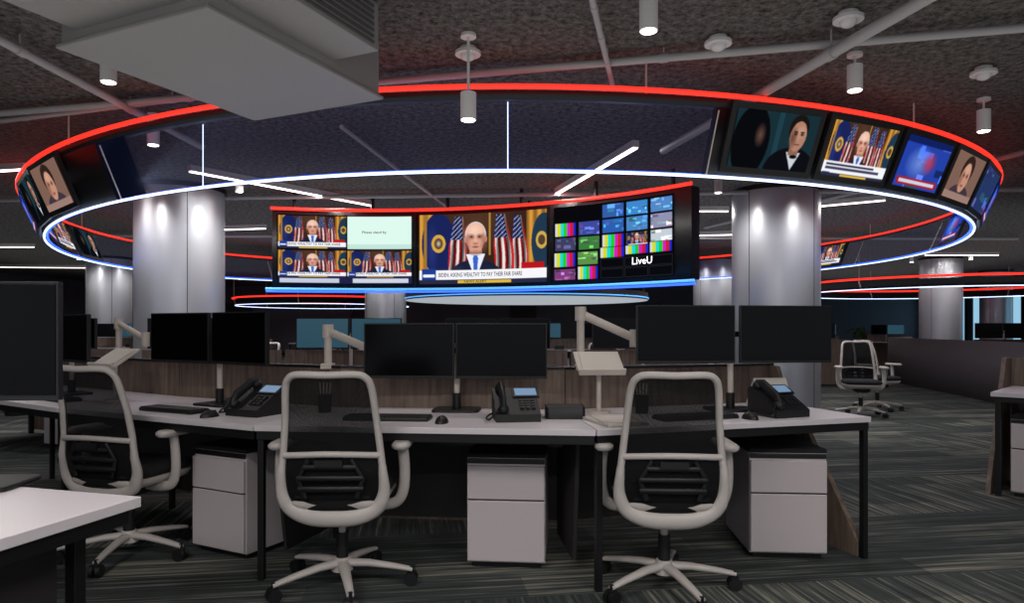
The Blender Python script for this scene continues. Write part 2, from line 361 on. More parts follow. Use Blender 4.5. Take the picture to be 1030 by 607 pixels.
def text(name,s,fn,u0,v0,hu,hv,m,parent,maxw=None):
    cu=bpy.data.curves.new('t','FONT'); cu.body=s; cu.offset=.012; cu.resolution_u=2
    to=bpy.data.objects.new('t',cu); S.collection.objects.link(to); dg=bpy.context.evaluated_depsgraph_get()
    me0=to.evaluated_get(dg).to_mesh(); vs=[v.co.copy() for v in me0.vertices]; fs=[list(p.vertices) for p in me0.polygons]
    bpy.data.objects.remove(to); bpy.data.curves.remove(cu)
    W=max(v.x for v in vs); k=hu if maxw is None else min(hu,maxw/W)
    me=bpy.data.meshes.new(name); me.from_pydata([tuple(fn(u0+v.x*k,v0-v.y*hv)) for v in vs],[],fs); me.materials.append(m); me.update()
    o=bpy.data.objects.new(name,me); S.collection.objects.link(o); o.parent=parent; return o
# ---------------------------------------------------------------- room shell
X0,X1,Y0,Y1=-17,18,-5,30
b=MB(); b.box(((X0+X1)/2,(Y0+Y1)/2,-.05),(X1-X0,Y1-Y0,.1),CARPET); b.obj('floor')
b=MB(); b.box(((X0+X1)/2,(Y0+Y1)/2,CZ+.05),(X1-X0,Y1-Y0,.1),CEIL); b.obj('ceiling')
b=MB(); b.box(((X0+X1)/2,Y1+.05,CZ/2),(X1-X0+.2,.1,CZ),WALLM); b.obj('wall_back')
b=MB(); b.box((X0-.05,(Y0+Y1)/2,CZ/2),(.1,Y1-Y0,CZ),WALLM); b.obj('wall_left')
b=MB(); b.box((X1+.05,(Y0+Y1)/2,CZ/2),(.1,Y1-Y0,CZ),WALLM); b.obj('wall_right')
b=MB(); b.box(((X0+X1)/2,Y1-.01,.06),(X1-X0,.02,.12),BLACK); b.obj('baseboard_back')
b=MB(); b.box((X1-.01,(Y0+Y1)/2,.06),(.02,Y1-Y0,.12),BLACK); b.obj('baseboard_right')
for i,(y0,y1) in enumerate([(18,20.6),(21,23.6),(24,26.6),(27,29.6)]):
    b=MB(); b.box((X1-.03,(y0+y1)/2,1.6),(.03,y1-y0,1.9),WIN)
    for z in(.62,2.58): b.box((X1-.05,(y0+y1)/2,z),(.08,y1-y0+.1,.07),BLACK)
    for y in(y0,(y0+y1)/2,y1): b.box((X1-.05,y,1.6),(.08,.06,1.9),BLACK)
    b.obj('window_%d'%(i+1))
for i,x in enumerate([-12,-6.5,0.5,6]):
    b=MB(); b.box((x,Y1-.05,1.1),(1.0,.06,2.2),DPAN); b.box((x,Y1-.07,2.23),(1.14,.1,.07),BLACK)
    for q in(-.54,.54): b.box((x+q,Y1-.07,1.12),(.06,.1,2.24),BLACK)
    b.cyl((x+.38,Y1-.12,1.0),(x+.38,Y1-.12,1.25),.015,BEIGE,n=8); b.obj('door_%d'%(i+1))
# ---------------------------------------------------------------- LED ring
RC=Vector((-.03,11.15,0)); RT=6.5; RB=6.28; HT=CAMZ+1.64; HB=CAMZ+1.12
SAG=.0036
def rp(a,r,z):
    x=r*math.sin(a); return Vector((RC.x+x,RC.y-r*math.cos(a),z-min(0,x)**2*SAG))
def ringpts(r,z,n=160,c=None):
    if c is None: return [rp(2*math.pi*k/n,r,z) for k in range(n)]
    return [Vector((c[0]+r*math.sin(2*math.pi*k/n),c[1]-r*math.cos(2*math.pi*k/n),z)) for k in range(n)]
ring=empty('ceiling_led_ring')
def sub(mb,name,par=ring): return mb.obj(name,parent=par)
b=MB(); b.tube(ringpts(RT+.02,HT),.019,REDL,closed=True,n=8); sub(b,'red_led_strip')
b=MB(); b.tube(ringpts(RT-.09,HT-.02),.016,REDL,closed=True,n=8); sub(b,'red_led_inner_strip')
b=MB(); b.tube(ringpts(RB,HB),.011,WHL,closed=True,n=8); sub(b,'white_led_strip')
b=MB(); b.tube(ringpts(RB-.03,HB+.012),.012,BLL,closed=True,n=8); sub(b,'blue_led_strip')
def band(mb,a0,a1,r0,z0,r1,z1,m,th=.0,n=None):
    n=n or max(2,int((a1-a0)/.04)); 
    P=[(r0,z0),(r1,z1)] if th==0 else [(r0,z0),(r1,z1),(r1-th,z1),(r0-th,z0)]
    k=len(P); vs=[];fs=[]
    for i in range(n+1):
        a=a0+(a1-a0)*i/n
        for r,z in P: vs.append(rp(a,r,z))
    for i in range(n):
        if k==2: fs.append((i*2,i*2+2,i*2+3,i*2+1))
        else:
            for q in range(4): fs.append((i*4+q,(i+1)*4+q,(i+1)*4+(q+1)%4,i*4+(q+1)%4))
    mb.add(vs,fs,m,True)
    if k==4: mb.add(vs[:4],[(0,1,2,3)],m); mb.add(vs[-4:],[(3,2,1,0)],m)
def RZ(t): return RT+(RB-RT)*t, HT+(HB-HT)*t
b=MB(); r1,z1=RZ(.13); band(b,0,2*math.pi,RT,HT-.02,r1,z1,DARK,.06,160); sub(b,'fascia')
b=MB(); r0,z0=RZ(.13); r1,z1=RZ(.97)
band(b,-.56,.235,r0,z0,r1,z1,GLASS); band(b,1.05,math.pi*2-1.0,r0,z0,r1,z1,GLASS); sub(b,'glass_band')
b=MB(); band(b,-.60,-.56,r0,z0,r1,z1,DARK,.05); band(b,.232,1.05,r0,z0,r1,z1,DARK,.05); band(b,-1.0,-.60,r0,z0,r1,z1,DARK,.05); sub(b,'screen_backing')
SDEF=[(.247,scr_movie,1),(.38,scr_news,1),(.513,scr_map,1),(.646,scr_face,1),(.779,scr_blue,1),(.912,scr_map,1),
      (-.78,scr_face,1),(-.91,scr_movie,1),(-1.04,scr_map,1),(-1.30,scr_news,-1),(-1.45,scr_movie,-1),(-1.16,scr_map,-1),(1.80,scr_news,-1),(1.93,scr_blue,-1),(1.2,scr_map,-1)]
bf=MB()
for i,(a0,fnc,side) in enumerate(SDEF):
    a1=a0+.125; off=.05 if side>0 else -.07
    A=rp(a0,RZ(.08)[0]+off,RZ(.06)[1]); B=rp(a1,RZ(.08)[0]+off,RZ(.06)[1]); C=rp(a0,RZ(.95)[0]+off,RZ(.95)[1]); D=rp(a1,RZ(.95)[0]+off,RZ(.95)[1])
    if side<0: A,B,C,D=B,A,D,C
    nrm=(B-A).cross(C-A).normalized(); 
    out=(rp((a0+a1)/2,1,0)-RC).normalized()*side; out.z=0
    if nrm.dot(out)<0: nrm=-nrm
    bf.plate([A-nrm*.03,B-nrm*.03,D-nrm*.03,C-nrm*.03],nrm*.03,DARK)
    def f(u,v,A=A,B=B,C=C,D=D,nr=nrm):
        u=.06+.88*u; v=.09+.82*v
        return (A*(1-u)+B*u)*(1-v)+(C*(1-u)+D*u)*v+nr*.006
    pic('ring_picture_%d'%i,fnc(),f,ring)
sub(bf,'ring_screens')
b=MB()
for a in (-.55,.235,-1.0,1.05,1.4,1.75,2.1,2.5,2.9,3.3,3.7,4.1,4.5,4.9):
    r0,z0=RZ(.17); r1,z1=RZ(.98)
    b.tube([rp(a,r0,z0),rp(a,r1,z1)],.006,BEIGE,n=6,ref=(1,0,0))
for a in(-.39,0.0): b.cyl(rp(a,RB,HB),rp(a,RB,HT),.0035,WHL,n=6); b.cyl(rp(a,RB,HT-.02),rp(a,RT-.03,HT-.02),.008,BLACK,n=6)
for k in range(16):
    a=k*math.pi/8+.15; p=rp(a,RT-.04,HT-.05); b.cyl(p,(p.x,p.y,CZ),.008,BEIGE,n=6)
sub(b,'hanger_rods')
def small_ring(c,r,z):
    b=MB(); b.tube(ringpts(r,z+.35,72,c),.026,REDL,closed=True,n=6)
    P=ringpts(r-.03,z+.3,72,c); Q=ringpts(r*.97,z+.12,72,c); n=72
    b.add(P+Q,[(k,(k+1)%n,n+(k+1)%n,n+k) for k in range(n)],DARK,True)
    b.tube(ringpts(r*.97,z+.1,72,c),.010,WHL,closed=True,n=6)
    for k in range(0,72,12): b.cyl(P[k],(P[k].x,P[k].y,CZ),.01,BEIGE,n=6); b.cyl(Q[k],P[k],.02,BEIGE,n=6)
    b.obj('ceiling_led_ring')
small_ring((11.7,18.6),3.7,2.04); small_ring((-7,25.5),3.2,1.9)
# ---------------------------------------------------------------- video wall
VC=(-1.885,4.24); VR=5.2; TH0,TH1=-.262,.843; VT,VB=CAMZ+1.58,CAMZ+.57
vw=empty('video_wall')
def vp(t,z,dr=0): return Vector((VC[0]+(VR+dr)*math.sin(t),VC[1]+(VR+dr)*math.cos(t),z))
secs=[sec_left(),sec_mid(),sec_right()]; w3=(TH1-TH0)/3
fns=[]
for i,c in enumerate(secs):
    t0=TH0+w3*i+.012; t1=TH0+w3*(i+1)-.008
    if i==2: t1-=.03
    if i==0: t0-=.004
    def f(u,v,t0=t0,t1=t1,dr=-.012): return vp(t0+(t1-t0)*u,(VT-.03)+(VB-VT+.06)*v,dr)
    fns.append(lambda u,v,f=f:f(u,v,dr=-.022)); pic('wall_picture_%d'%(i+1),c,f,vw)
text('headline','BIDEN: ASKING WEALTHY TO PAY THEIR FAIR SHARE',fns[1],.15,.9,.05,.085,TXD,vw,.66)
text('ticker','NEWS ALERT',fns[1],.35,.985,.03,.045,TXD,vw,.3)
for (u,v) in((.06,.44),(.06,.86),(.56,.86)): text('headline_small','ASKING WEALTHY TO PAY FAIR SHARE',fns[0],u,v,.03,.05,TXD,vw,.4)
text('slide_text','Please stand by',fns[0],.62,.26,.03,.05,TXD,vw,.25)
text('multiview_label','LiveU',fns[2],.66,.83,.1,.13,TXW,vw,.17)
b=MB(); n=48; P=[]
for i in range(n+1):
    t=TH0-.004+(TH1-TH0+.010)*i/n
    P+= [vp(t,VB-.02),vp(t,VT+.02),vp(t,VT+.02,.16),vp(t,VB-.02,.16)]
fs=[]
for i in range(n):
    for q in range(4): fs.append((i*4+q,(i+1)*4+q,(i+1)*4+(q+1)%4,i*4+(q+1)%4))
b.add(P,fs,DARK,True); b.add(P[:4],[(0,1,2,3)],DARK); b.add(P[-4:],[(3,2,1,0)],DARK)
for q in range(1,3): b.box(vp(TH0+w3*q,(VT+VB)/2,-.012),(.02,.01,VT-VB),BLACK,rz=-(TH0+w3*q))
sub(b,'cabinet',vw)
b=MB(); b.tube([vp(TH0-.008+(TH1-TH0+.018)*i/40,VT+.04,-.03) for i in range(41)],.022,REDL,n=8)
sub(b,'red_led_trim',vw)
b=MB(); b.tube([vp(TH0-.02+(TH1-TH0+.04)*i/40,VB-.04,-.05) for i in range(41)],.016,LBL,n=8); 
b.tube([vp(TH0-.02+(TH1-TH0+.03)*i/40,VB-.07,.05) for i in range(41)],.014,BLL,n=8); sub(b,'blue_led_trim',vw)
b=MB()
for i in range(6):
    t=TH0+.05+(TH1-TH0-.1)*i/5; b.cyl(vp(t,VT,.08),vp(t,CZ,.08),.025,BLACK,n=8)
sub(b,'ceiling_mounts',vw)
b=MB(); cc=(.25,12.0); n=64; zc=CAMZ+.47
P=ringpts(2.1,zc,n,cc)
b.add(P,[list(range(n))[::-1]],GLOWD); Q=[p+Vector((0,0,.12)) for p in P]
b.add(P+Q,[(k,(k+1)%n,n+(k+1)%n,n+k) for k in range(n)],DARK,True); b.add(Q,[list(range(n))],DARK)
b.tube(ringpts(2.11,zc+.03,n,cc),.009,LBL,closed=True,n=6)
for k in range(0,64,16): b.cyl(Q[k]*.98+Vector((cc[0]*.02,cc[1]*.02,zc*.02)),(Q[k].x*.98+cc[0]*.02,Q[k].y*.98+cc[1]*.02,CZ),.02,BLACK,n=8)
b.obj('round_light_canopy')
# ---------------------------------------------------------------- columns
def spot(loc,tgt,power,angle,col=(1,.96,.93),blend=1.0,r=.08):
    l=bpy.data.lights.new('spot_lamp','SPOT'); l.energy=power; l.spot_size=math.radians(angle); l.spot_blend=blend; l.color=col; l.shadow_soft_size=r
    o=bpy.data.objects.new('spot_lamp',l); S.collection.objects.link(o); o.location=loc
    o.rotation_euler=(Vector(tgt)-Vector(loc)).to_track_quat('-Z','Y').to_euler(); return o
def column(x,y,r,power=0):
    b=MB(); n=56; 
    b.cyl((x,y,0),(x,y,CZ),r,COLM,n=n)
    b.cyl((x,y,0),(x,y,.1),r+.012,BLACK,n=n); b.cyl((x,y,CZ-.06),(x,y,CZ),r+.02,BLACK,n=n)
    for k in range(4):
        a=k*math.pi/2+.6; b.box((x+math.sin(a)*r,y-math.cos(a)*r,CZ/2),(.008,.006,CZ-.14),DPAN,rz=a)
    b.obj('column')
    if power:
        d=Vector((-x,-y,0)).normalized()
        for sg in(-.6,.6):
            q=Matrix.Rotation(sg,3,'Z')@d; p=Vector((x,y,0))+q*(r+.62)
            b=MB(); b.cyl((p.x,p.y,CZ-.16),(p.x,p.y,CZ),.05,DLM,n=14); b.cyl((p.x,p.y,CZ-.165),(p.x,p.y,CZ-.155),.04,DLE,n=14); b.obj('downlight')
            spot((p.x,p.y,CZ-.18),(p.x-q.x*.62,p.y-q.y*.62,1.5),power,120)
column(-4.4,9.05,.55,85); column(3.55,9.2,.56,85)
column(-10.6,18,.55,70); column(5.4,18.2,.55,70); column(-3.7,20,.6,70); column(11.3,18,.5,30); column(15.6,22,.45); column(-12.6,12,.5)
# ---------------------------------------------------------------- ceiling services
def pipe(p0,p1,r=.03):
    b=MB(); b.cyl(p0,p1,r,PIPE,n=12); d=Vector(p1)-Vector(p0)
    for t in(.25,.5,.75):
        q=Vector(p0)+d*t; b.cyl(q,(q.x,q.y,CZ),.006,PIPE,n=6); b.cyl(q-d.normalized()*.03,q+d.normalized()*.03,r*1.2,PIPE,n=12)
    b.obj('ceiling_pipe')
pipe((1.45,6.55,2.9),(2.5,1.9,2.9),.036)
pipe((-6,6.05,2.98),(8,2.95,2.98),.026); pipe((.36,3.35,2.95),(.72,4.9,2.95),.018)
pipe((-3.2,2.0,2.95),(-3.0,6.6,2.95),.03); pipe((-7,6.6,2.95),(-1.2,4.9,2.99),.022)
pipe((6.5,3,2.97),(3.4,12,2.97),.03); pipe((-8,9.5,2.97),(9,8.6,2.97),.03); pipe((-1.5,6,2.97),(-.4,14,2.97),.02); pipe((-9,13,2.97),(10,13.5,2.97),.035)
hv=MB(); ax=Vector((1.1,-.50,0)).normalized(); ay=Vector((-ax.y,ax.x,0)); ang=math.atan2(ax.y,ax.x)
c0=Vector((-1.54,3.80,CAMZ+1.45))-ax*.09+ay*.09
hv.box(c0+Vector((0,0,.17)),(1.04,1.32,.34),HVAC,rz=ang); hv.box(c0+Vector((0,0,.004)),(1.08,1.36,.02),HVAC,rz=ang)
e=c0+ax*.66-ay*.18; hv.box(e+Vector((0,0,.21)),(.34,.8,.26),HVAC,rz=ang)
for k in range(7): hv.box(e+ax*.175+Vector((0,0,.11+k*.033)),(.012,.7,.018),VENT,rz=ang)
hv.box(c0-ay*.95+Vector((0,0,.2)),(.8,.6,.26),HVAC,rz=ang)
for sx in(-.42,.42):
    for sy in(-.55,.55):
        p=c0+ax*sx+ay*sy; hv.cyl((p.x,p.y,p.z+.3),(p.x,p.y,CZ),.01,BEIGE,n=6)
hv.obj('hvac_unit',bevel=.006)
def downlight(x,y,h,power=26):
    z=CAMZ+h; b=MB(); b.cyl((x,y,z),(x,y,z+.17),.05,DLM,n=18); b.cyl((x,y,z-.004),(x,y,z+.004),.042,DLE,n=18)
    b.cyl((x,y,z+.17),(x,y,CZ),.009,DLM,n=8); b.cyl((x,y,CZ-.02),(x,y,CZ),.05,DLM,n=14); b.obj('downlight')
    spot((x,y,z-.02),(x,y,0),power,110)
for x,y,h in [(-2.66,4.5,1.62),(-3.1,5.9,1.58),(-.275,4.3,1.31),(.74,3.7,1.61),(2.31,4.6,1.6),(3.8,5.5,1.585),(-.3,1.4,1.6),(1.6,1.8,1.6),(-2,1.2,1.6)]: downlight(x,y,h)  # those nearest the camera are out of view, added to light the foreground
for x,y in [(-.29,4.5),(1.97,4.0),(3.35,4.85),(1.31,4.34)]:
    b=MB(); b.cyl((x,y,CZ-.03),(x,y,CZ),.055,DLM,n=18); b.cyl((x,y,CZ-.05),(x,y,CZ-.03),.085,DLM,n=18); b.sph((x,y,CZ-.055),(.05,.05,.035),DLM); b.obj('smoke_detector')
def linear(p0,p1,power=12):
    p0=Vector((p0[0],p0[1],CZ-.07));p1=Vector((p1[0],p1[1],CZ-.07)); d=p1-p0; a=math.atan2(d.y,d.x); L=d.length; m=(p0+p1)/2
    b=MB(); b.box(m+Vector((0,0,.035)),(L,.07,.07),DLM,rz=a); b.box(m-Vector((0,0,.006)),(L-.02,.05,.012),LINL,rz=a); b.obj('linear_ceiling_light')
    l=bpy.data.lights.new('linear_lamp','AREA'); l.shape='RECTANGLE'; l.size=L; l.size_y=.06; l.energy=power; l.color=(1,.95,.92)
    o=bpy.data.objects.new('linear_lamp',l); S.collection.objects.link(o); o.location=m-Vector((0,0,.02)); o.rotation_euler=(0,0,a)
for p in [((-3.66,7.74),(-2.03,9.94)),((.59,9.06),(1.22,6.72)),((4.15,10.2),(5.2,9.5)),((2.6,10.4),(3.3,10.4)),((3.2,13.2),(4.3,13.0)),((10.1,16.7),(11.9,16.7)),((-6.6,7.9),(-5.45,7.65)),
          ((-11.6,15),(-10.5,15)),((-15,20),(-11.5,20.3)),((-5.4,12.4),(-4.4,12.2)),((-10,25),(-7,25)),((1,24),(5,24)),((-5,16),(-3,16)),((7.5,22),(9.5,22)),((7.4,8.4),(7.6,5.5)),
          ((-2.4,.2),(-1,-.3)),((.8,-.2),(2.4,.3)),((-.6,-2.5),(1.2,-2.5))]: linear(*p,power=26 if p[0][1]>3 else 58)  # this row: unseen fixtures added around the camera to light the chairs
# ---------------------------------------------------------------- desks
P=[Vector(q+(0,)) for q in [(-4.05,4.85),(-2.62,3.93),(-1.22,3.22),(.38,3.07),(1.86,3.53)]]
def segn(a,b): t=(b-a).normalized(); return t,Vector((-t.y,t.x,0))
N=[]
for i in range(len(P)):
    ns=[]
    if i>0: ns.append(segn(P[i-1],P[i])[1])
    if i<len(P)-1: ns.append(segn(P[i],P[i+1])[1])
    m=sum(ns,Vector((0,0,0))).normalized(); N.append(m/ m.dot(ns[0]))
TZ=.74
for i in range(len(P)-1):
    a,c=P[i],P[i+1]; t,n=segn(a,c); g=t*.003; D=.76
    b=MB(); f=[a+g,c-g,c+N[i+1]*D-g,a+N[i]*D+g]
    b.prism(f,TZ-.028,TZ,WHITE); ins=[a+g*3+n*.01,c-g*3+n*.01,c+N[i+1]*D-g*3,a+N[i]*D+g*3]; b.prism(ins,TZ-.07,TZ-.028,BLACK)
    A=a+N[i]*(D+.005)+g; B=c+N[i+1]*(D+.005)-g
    b.plate([(A.x,A.y,.10),(B.x,B.y,.10),(B.x,B.y,.965),(A.x,A.y,.965)],n*.035,WOOD)
    A2=A-n*.02;B2=B-n*.02; b.plate([(A2.x,A2.y,.12),(B2.x,B2.y,.12),(B2.x,B2.y,TZ-.07),(A2.x,A2.y,TZ-.07)],n*.012,DPAN)
    b.box((A+B)/2+Vector((0,0,.972))+n*.017,((B-A).length,.05,.016),BLACK,rz=math.atan2(t.y,t.x))
    rz=math.atan2(t.y,t.x)
    for q,nn,s in((a,N[i],1),(c,N[i+1],-1)):
        if s<0 and i<len(P)-2: continue
        for dd in(.035,.70): 
            pp=q+nn*dd+t*.018*s; b.box((pp.x,pp.y,(TZ-.07)/2),(.03,.03,TZ-.07),BLACK,rz=rz)
    mm=(a+c)/2+n*.62; b.box((mm.x,mm.y,.6),((c-a).length-.2,.12,.08),BLACK,rz=rz)
    e0=a+N[i]*(D+.045)+g; e1=c+N[i+1]*(D+.045)-g; b.prism([e0,e1,c+N[i+1]*1.5-g,a+N[i]*1.5+g],TZ-.028,TZ,WHITE)
    for q,nn,s in((a,N[i],1),(c,N[i+1],-1)):
        pp=q+nn*1.46+t*.05*s; b.box((pp.x,pp.y,(TZ-.028)/2),(.035,.035,TZ-.028),BLACK,rz=rz)
    if i==len(P)-2:
        e=c-t*.035; nn=N[i+1]
        def g3(dd,z): q=e+nn*dd; return (q.x,q.y,z)
        b.plate([g3(.06,0.0),g3(.755,0),g3(.755,TZ-.03),g3(.5,TZ-.03),g3(.06,.08)],t*.03,WOOD)
        b.plate([g3(.60,TZ),g3(.80,TZ),g3(.80,.965),g3(.70,.965)],t*.03,WOOD)
        b.plate([g3(.81,0),g3(1.5,0),g3(.98,.965),g3(.81,.965)],t*.03,WOOD)
    if i in(1,2):
        e=c-t*.05
        def g4(dd,z): q=e+N[i+1]*dd; return (q.x,q.y,z)
        b.plate([g4(.3,.05),g4(.74,.05),g4(.74,TZ-.07),g4(.2,TZ-.07)],t*.02,DPAN)
    b.obj('workstation_desk',bevel=.002)
def pedestal(): 
    b=MB(); w,d,h=.39,.50,.52
    b.box((0,d/2,h/2+.03),(w,d,h),PED); b.box((0,d/2,.02),(w-.04,d-.04,.04),BLACK)
    b.box((0,-.001,.535),(w-.004,.012,.026),BLACK); 
    b.box((0,-.008,.43),(w-.006,.02,.165),PED); b.box((0,-.008,.19),(w-.006,.02,.30),PED)
    b.box((0,-.004,.343),(w-.01,.012,.01),BLACK); b.box((0,d/2,.562),(w+.004,d+.01,.02),FAB)
    b.cyl((.15,-.02,.49),(.15,-.008,.49),.008,BEIGE,n=10)
    return b.mesh('drawer_pedestal')
pm=pedestal()
for (x,y,a) in [(-1.54,3.60,-27),(-.03,3.40,-5),(1.43,3.54,-4)]: place(pm,'drawer_pedestal',(x,y,0),math.radians(a),.004)
# ---------------------------------------------------------------- office chair
def chair_mesh():
    b=MB()
    K=[(0,1.0),(.118,1.002),(.162,.986),(.183,.94),(.197,.80),(.211,.66),(.222,.56),(.222,.47),(.19,.405),(.11,.368),(0,.362)]
    def yy(x,z):
        pz=[(.34,-.17),(.44,-.215),(.56,-.24),(.66,-.235),(.8,-.25),(.95,-.29),(1.05,-.325)]
        for (z0,y0),(z1,y1) in zip(pz,pz[1:]):
            if z<=z1: break
        t=max(0,min(1,(z-z0)/(z1-z0))); return y0+(y1-y0)*t+.045*(x/.22)**2
    full=K+[(-x,z) for x,z in K[-2:0:-1]]
    loop=catmull([(x,0,z) for x,z in full],True,5); loop=[Vector((p.x,yy(p.x,p.z),p.z)) for p in loop]
    b.tube(loop,.016,CHAIRG,b=.016,ref=(0,1,0),closed=True,n=10)
    seq=[p for p in loop if p.z<.60]; 
    b.tube(seq,lambda t:.016+.012*math.sin(math.pi*t),CHAIRG,b=lambda t:.017+.022*math.sin(math.pi*t),ref=(0,1,0),n=12)
    def hw(z):
        for (x0,z0),(x1,z1) in zip(K[1:],K[2:]):
            if z1<=z<=z0: return x0+(x1-x0)*(z0-z)/(z0-z1+1e-9)
        return .1
    rows=30;cols=14;vs=[]
    for j in range(rows+1):
        z=.39+(.99-.39)*j/rows; h=hw(z)-.004
        for i in range(cols+1):
            x=-h+2*h*i/cols; vs.append((x,yy(x,z)+.004,z))
    b.add(vs,[(j*(cols+1)+i,j*(cols+1)+i+1,(j+1)*(cols+1)+i+1,(j+1)*(cols+1)+i) for j in range(rows) for i in range(cols)],MESHF,True)
    cb=[Vector((x,yy(x,.655)-.006,.644+.01*math.cos(x*8))) for x in [-.207+.414*i/16 for i in range(17)]]
    b.tube(cb,.013,CHAIRG,b=.014,ref=(0,1,0),n=10)
    for z,w in((.600,.11),(.553,.14),(.505,.14)):
        b.tube([Vector((x,yy(x,z)-.012,z-.2*abs(x)**2)) for x in [-w+2*w*i/10 for i in range(11)]],.008,DARK,b=.013,ref=(0,1,0),n=8)
    for s in(-1,1): b.tube([Vector((s*.09,yy(.1,.63)-.010,.63)),Vector((s*.14,yy(.15,.55)-.012,.55)),Vector((s*.11,yy(.12,.46)-.012,.46))],.007,DARK,b=.012,ref=(0,1,0),n=8)
    b.box((0,yy(0,.62)-.02,.618),(.12,.018,.028),DARK)
    b.slab(0,.03,.45,.46,.10,[(.06,.385),(.02,.40),(.0,.425),(.005,.44)],CHAIRG)
    b.slab(0,.035,.46,.47,.11,[(.02,.438),(.0,.455),(.0,.475),(.02,.492),(.06,.50)],FAB)
    b.tube(catmull([(0,.02,.375),(0,-.10,.366),(0,-.16,.365),(0,-.185,.38)],False,6),.02,CHAIRG,b=.07,ref=(0,0,1),n=12)
    b.slab(0,.02,.20,.24,.05,[(.03,.325),(.0,.345),(0,.385),(.02,.392)],DARK)
    for s in(-1,1):
        b.tube(catmull([(s*.08,.02,.375),(s*.20,.02,.372),(s*.26,.015,.395),(s*.285,.01,.46),(s*.288,.005,.56),(s*.28,.0,.645)],False,5),lambda t:.019,CHAIRG,b=.026,ref=(.01,1,.01),n=10)
        b.slab(s*.28,.03,.085,.26,.04,[(.012,.645),(0,.655),(0,.668),(.012,.678)],CHAIRG)
    b.cyl((0,0.0,.11),(0,0,.25),.028,DARK); b.cyl((0,0,.24),(0,0,.345),.017,BEIGE)
    b.cyl((0,0,.075),(0,0,.135),.05,CHAIRG,r1=.036,n=20)
    for k in range(5):
        a=2*math.pi*k/5+.3; d=Vector((math.sin(a),math.cos(a),0)); 
        b.tube([d*.02+Vector((0,0,.108)),d*.12+Vector((0,0,.105)),d*.24+Vector((0,0,.088)),d*.325+Vector((0,0,.072))],lambda t:.02-.009*t,CHAIRG,b=lambda t:.028-.012*t,ref=(0,0,1),n=10)
        c=d*.32; q=Vector((d.y,-d.x,0)); c2=c+Vector((0,0,.03))
        b.cyl(c+Vector((0,0,.05)),c+Vector((0,0,.085)),.01,DARK,n=8)
        for s in(-1,1): b.cyl(c2+q*s*.006,c2+q*s*.026,.030,DARK,n=16)
        b.box(c+Vector((0,0,.05)),(.03,.035,.02),DARK,rz=-a)
    return b.mesh('office_chair')
cm=chair_mesh()
for x,y,a in [(-.79,3.18,1),(.70,3.14,-3),(-2.02,3.60,-15),(-2.35,2.72,-60),(4.75,9.3,165),(5.35,10.0,200),(-3.2,8.4,150),(1.2,8.4,190)]:
    place(cm,'office_chair',(x,y,0),math.radians(a))
# ---------------------------------------------------------------- monitors
def mon_mesh(w=.54,h=.315,m=None):
    b=MB(); b.box((0,.012,0),(w,.024,h),DARK); b.box((0,-.001,.004),(w-.014,.004,h-.022),m or SCR); b.box((0,.032,0),(w*.5,.02,h*.55),DARK); b.box((0,.05,0),(.1,.02,.1),DARK)
    return b.mesh('computer_monitor')
mm=mon_mesh(); ms=mon_mesh(.495,.30)
def stand_pair(c,ang,half,z,desk=TZ):
    b=MB(); b.slab(0,0,.26,.2,.03,[(.004,desk),(0,desk+.004),(0,desk+.01),(.004,desk+.014)],BLACK)
    b.cyl((0,.0,desk+.012),(0,0,z+.04),.016,BEIGE,n=12); b.cyl((0,0,desk+.012),(0,0,desk+.1),.024,BLACK,n=12)
    if half: b.box((0,-.012,z),(2*half,.022,.03),BLACK)
    else: b.box((0,-.012,z),(.09,.025,.09),BLACK)
    b.obj('monitor_stand',(c[0],c[1],0),ang)
def monpair(cx,cy,z,ang,half=.275,split=0,mesh=mm):
    a=math.radians(ang); t=Vector((math.cos(a),math.sin(a),0)); n=Vector((-t.y,t.x,0)); c=Vector((cx,cy,0))
    for s in(-1,1):
        p=c+t*half*s; place(mesh,'computer_monitor',(p.x,p.y,z),a+math.radians(-split*s),.003)
    q=c+n*.083; stand_pair(q,a,half,z)
monpair(-1.78,3.99,1.14,-29,.262,4,ms)
monpair(-.31,3.70,1.075,-3,.252,0,ms)
monpair(1.225,3.72,1.165,6,.285,-3)
monpair(-3.1,4.66,1.13,-40,.272)
stand_pair((-1.55,1.98),math.radians(4),0,1.16); place(mon_mesh(.56,.335),'computer_monitor',(-1.555,1.90,1.163),math.radians(4),.003)
for x,y,a in [(-2.35,5.2,150)]:
    place(mm,'computer_monitor',(x,y,1.12),math.radians(a),.003); aa=math.radians(a); stand_pair((x-math.sin(aa)*.083,y+math.cos(aa)*.083),aa,0,1.12)
def arm(p,e,zt=1.3):
    b=MB(); p=Vector(p); e=Vector(e)
    b.box((p.x,p.y,.975),(.06,.10,.03),BEIGE); b.cyl((p.x,p.y,.96),(p.x,p.y,zt),.022,BEIGE,n=14)
    b.cyl((p.x,p.y,zt-.06),(p.x,p.y,zt+.02),.032,BEIGE,n=14)
    b.tube([Vector((p.x,p.y,zt-.02)),e],.024,BEIGE,b=.02,n=10); b.cyl(e-Vector((0,0,.05)),e+Vector((0,0,.05)),.028,BEIGE,n=12); b.obj('monitor_arm')
def panel_pt(i,t): 
    A=P[i]+N[i]*.78; B=P[i+1]+N[i+1]*.78; return A+(B-A)*t
q=panel_pt(3,.07); arm((q.x,q.y),(.70,3.90,1.14),zt=1.30)
q=panel_pt(1,.93); arm((q.x,q.y),(-.80,3.84,1.08),zt=1.2)
q=panel_pt(0,.52); arm((q.x,q.y),(-2.55,4.75,1.12),zt=1.25)
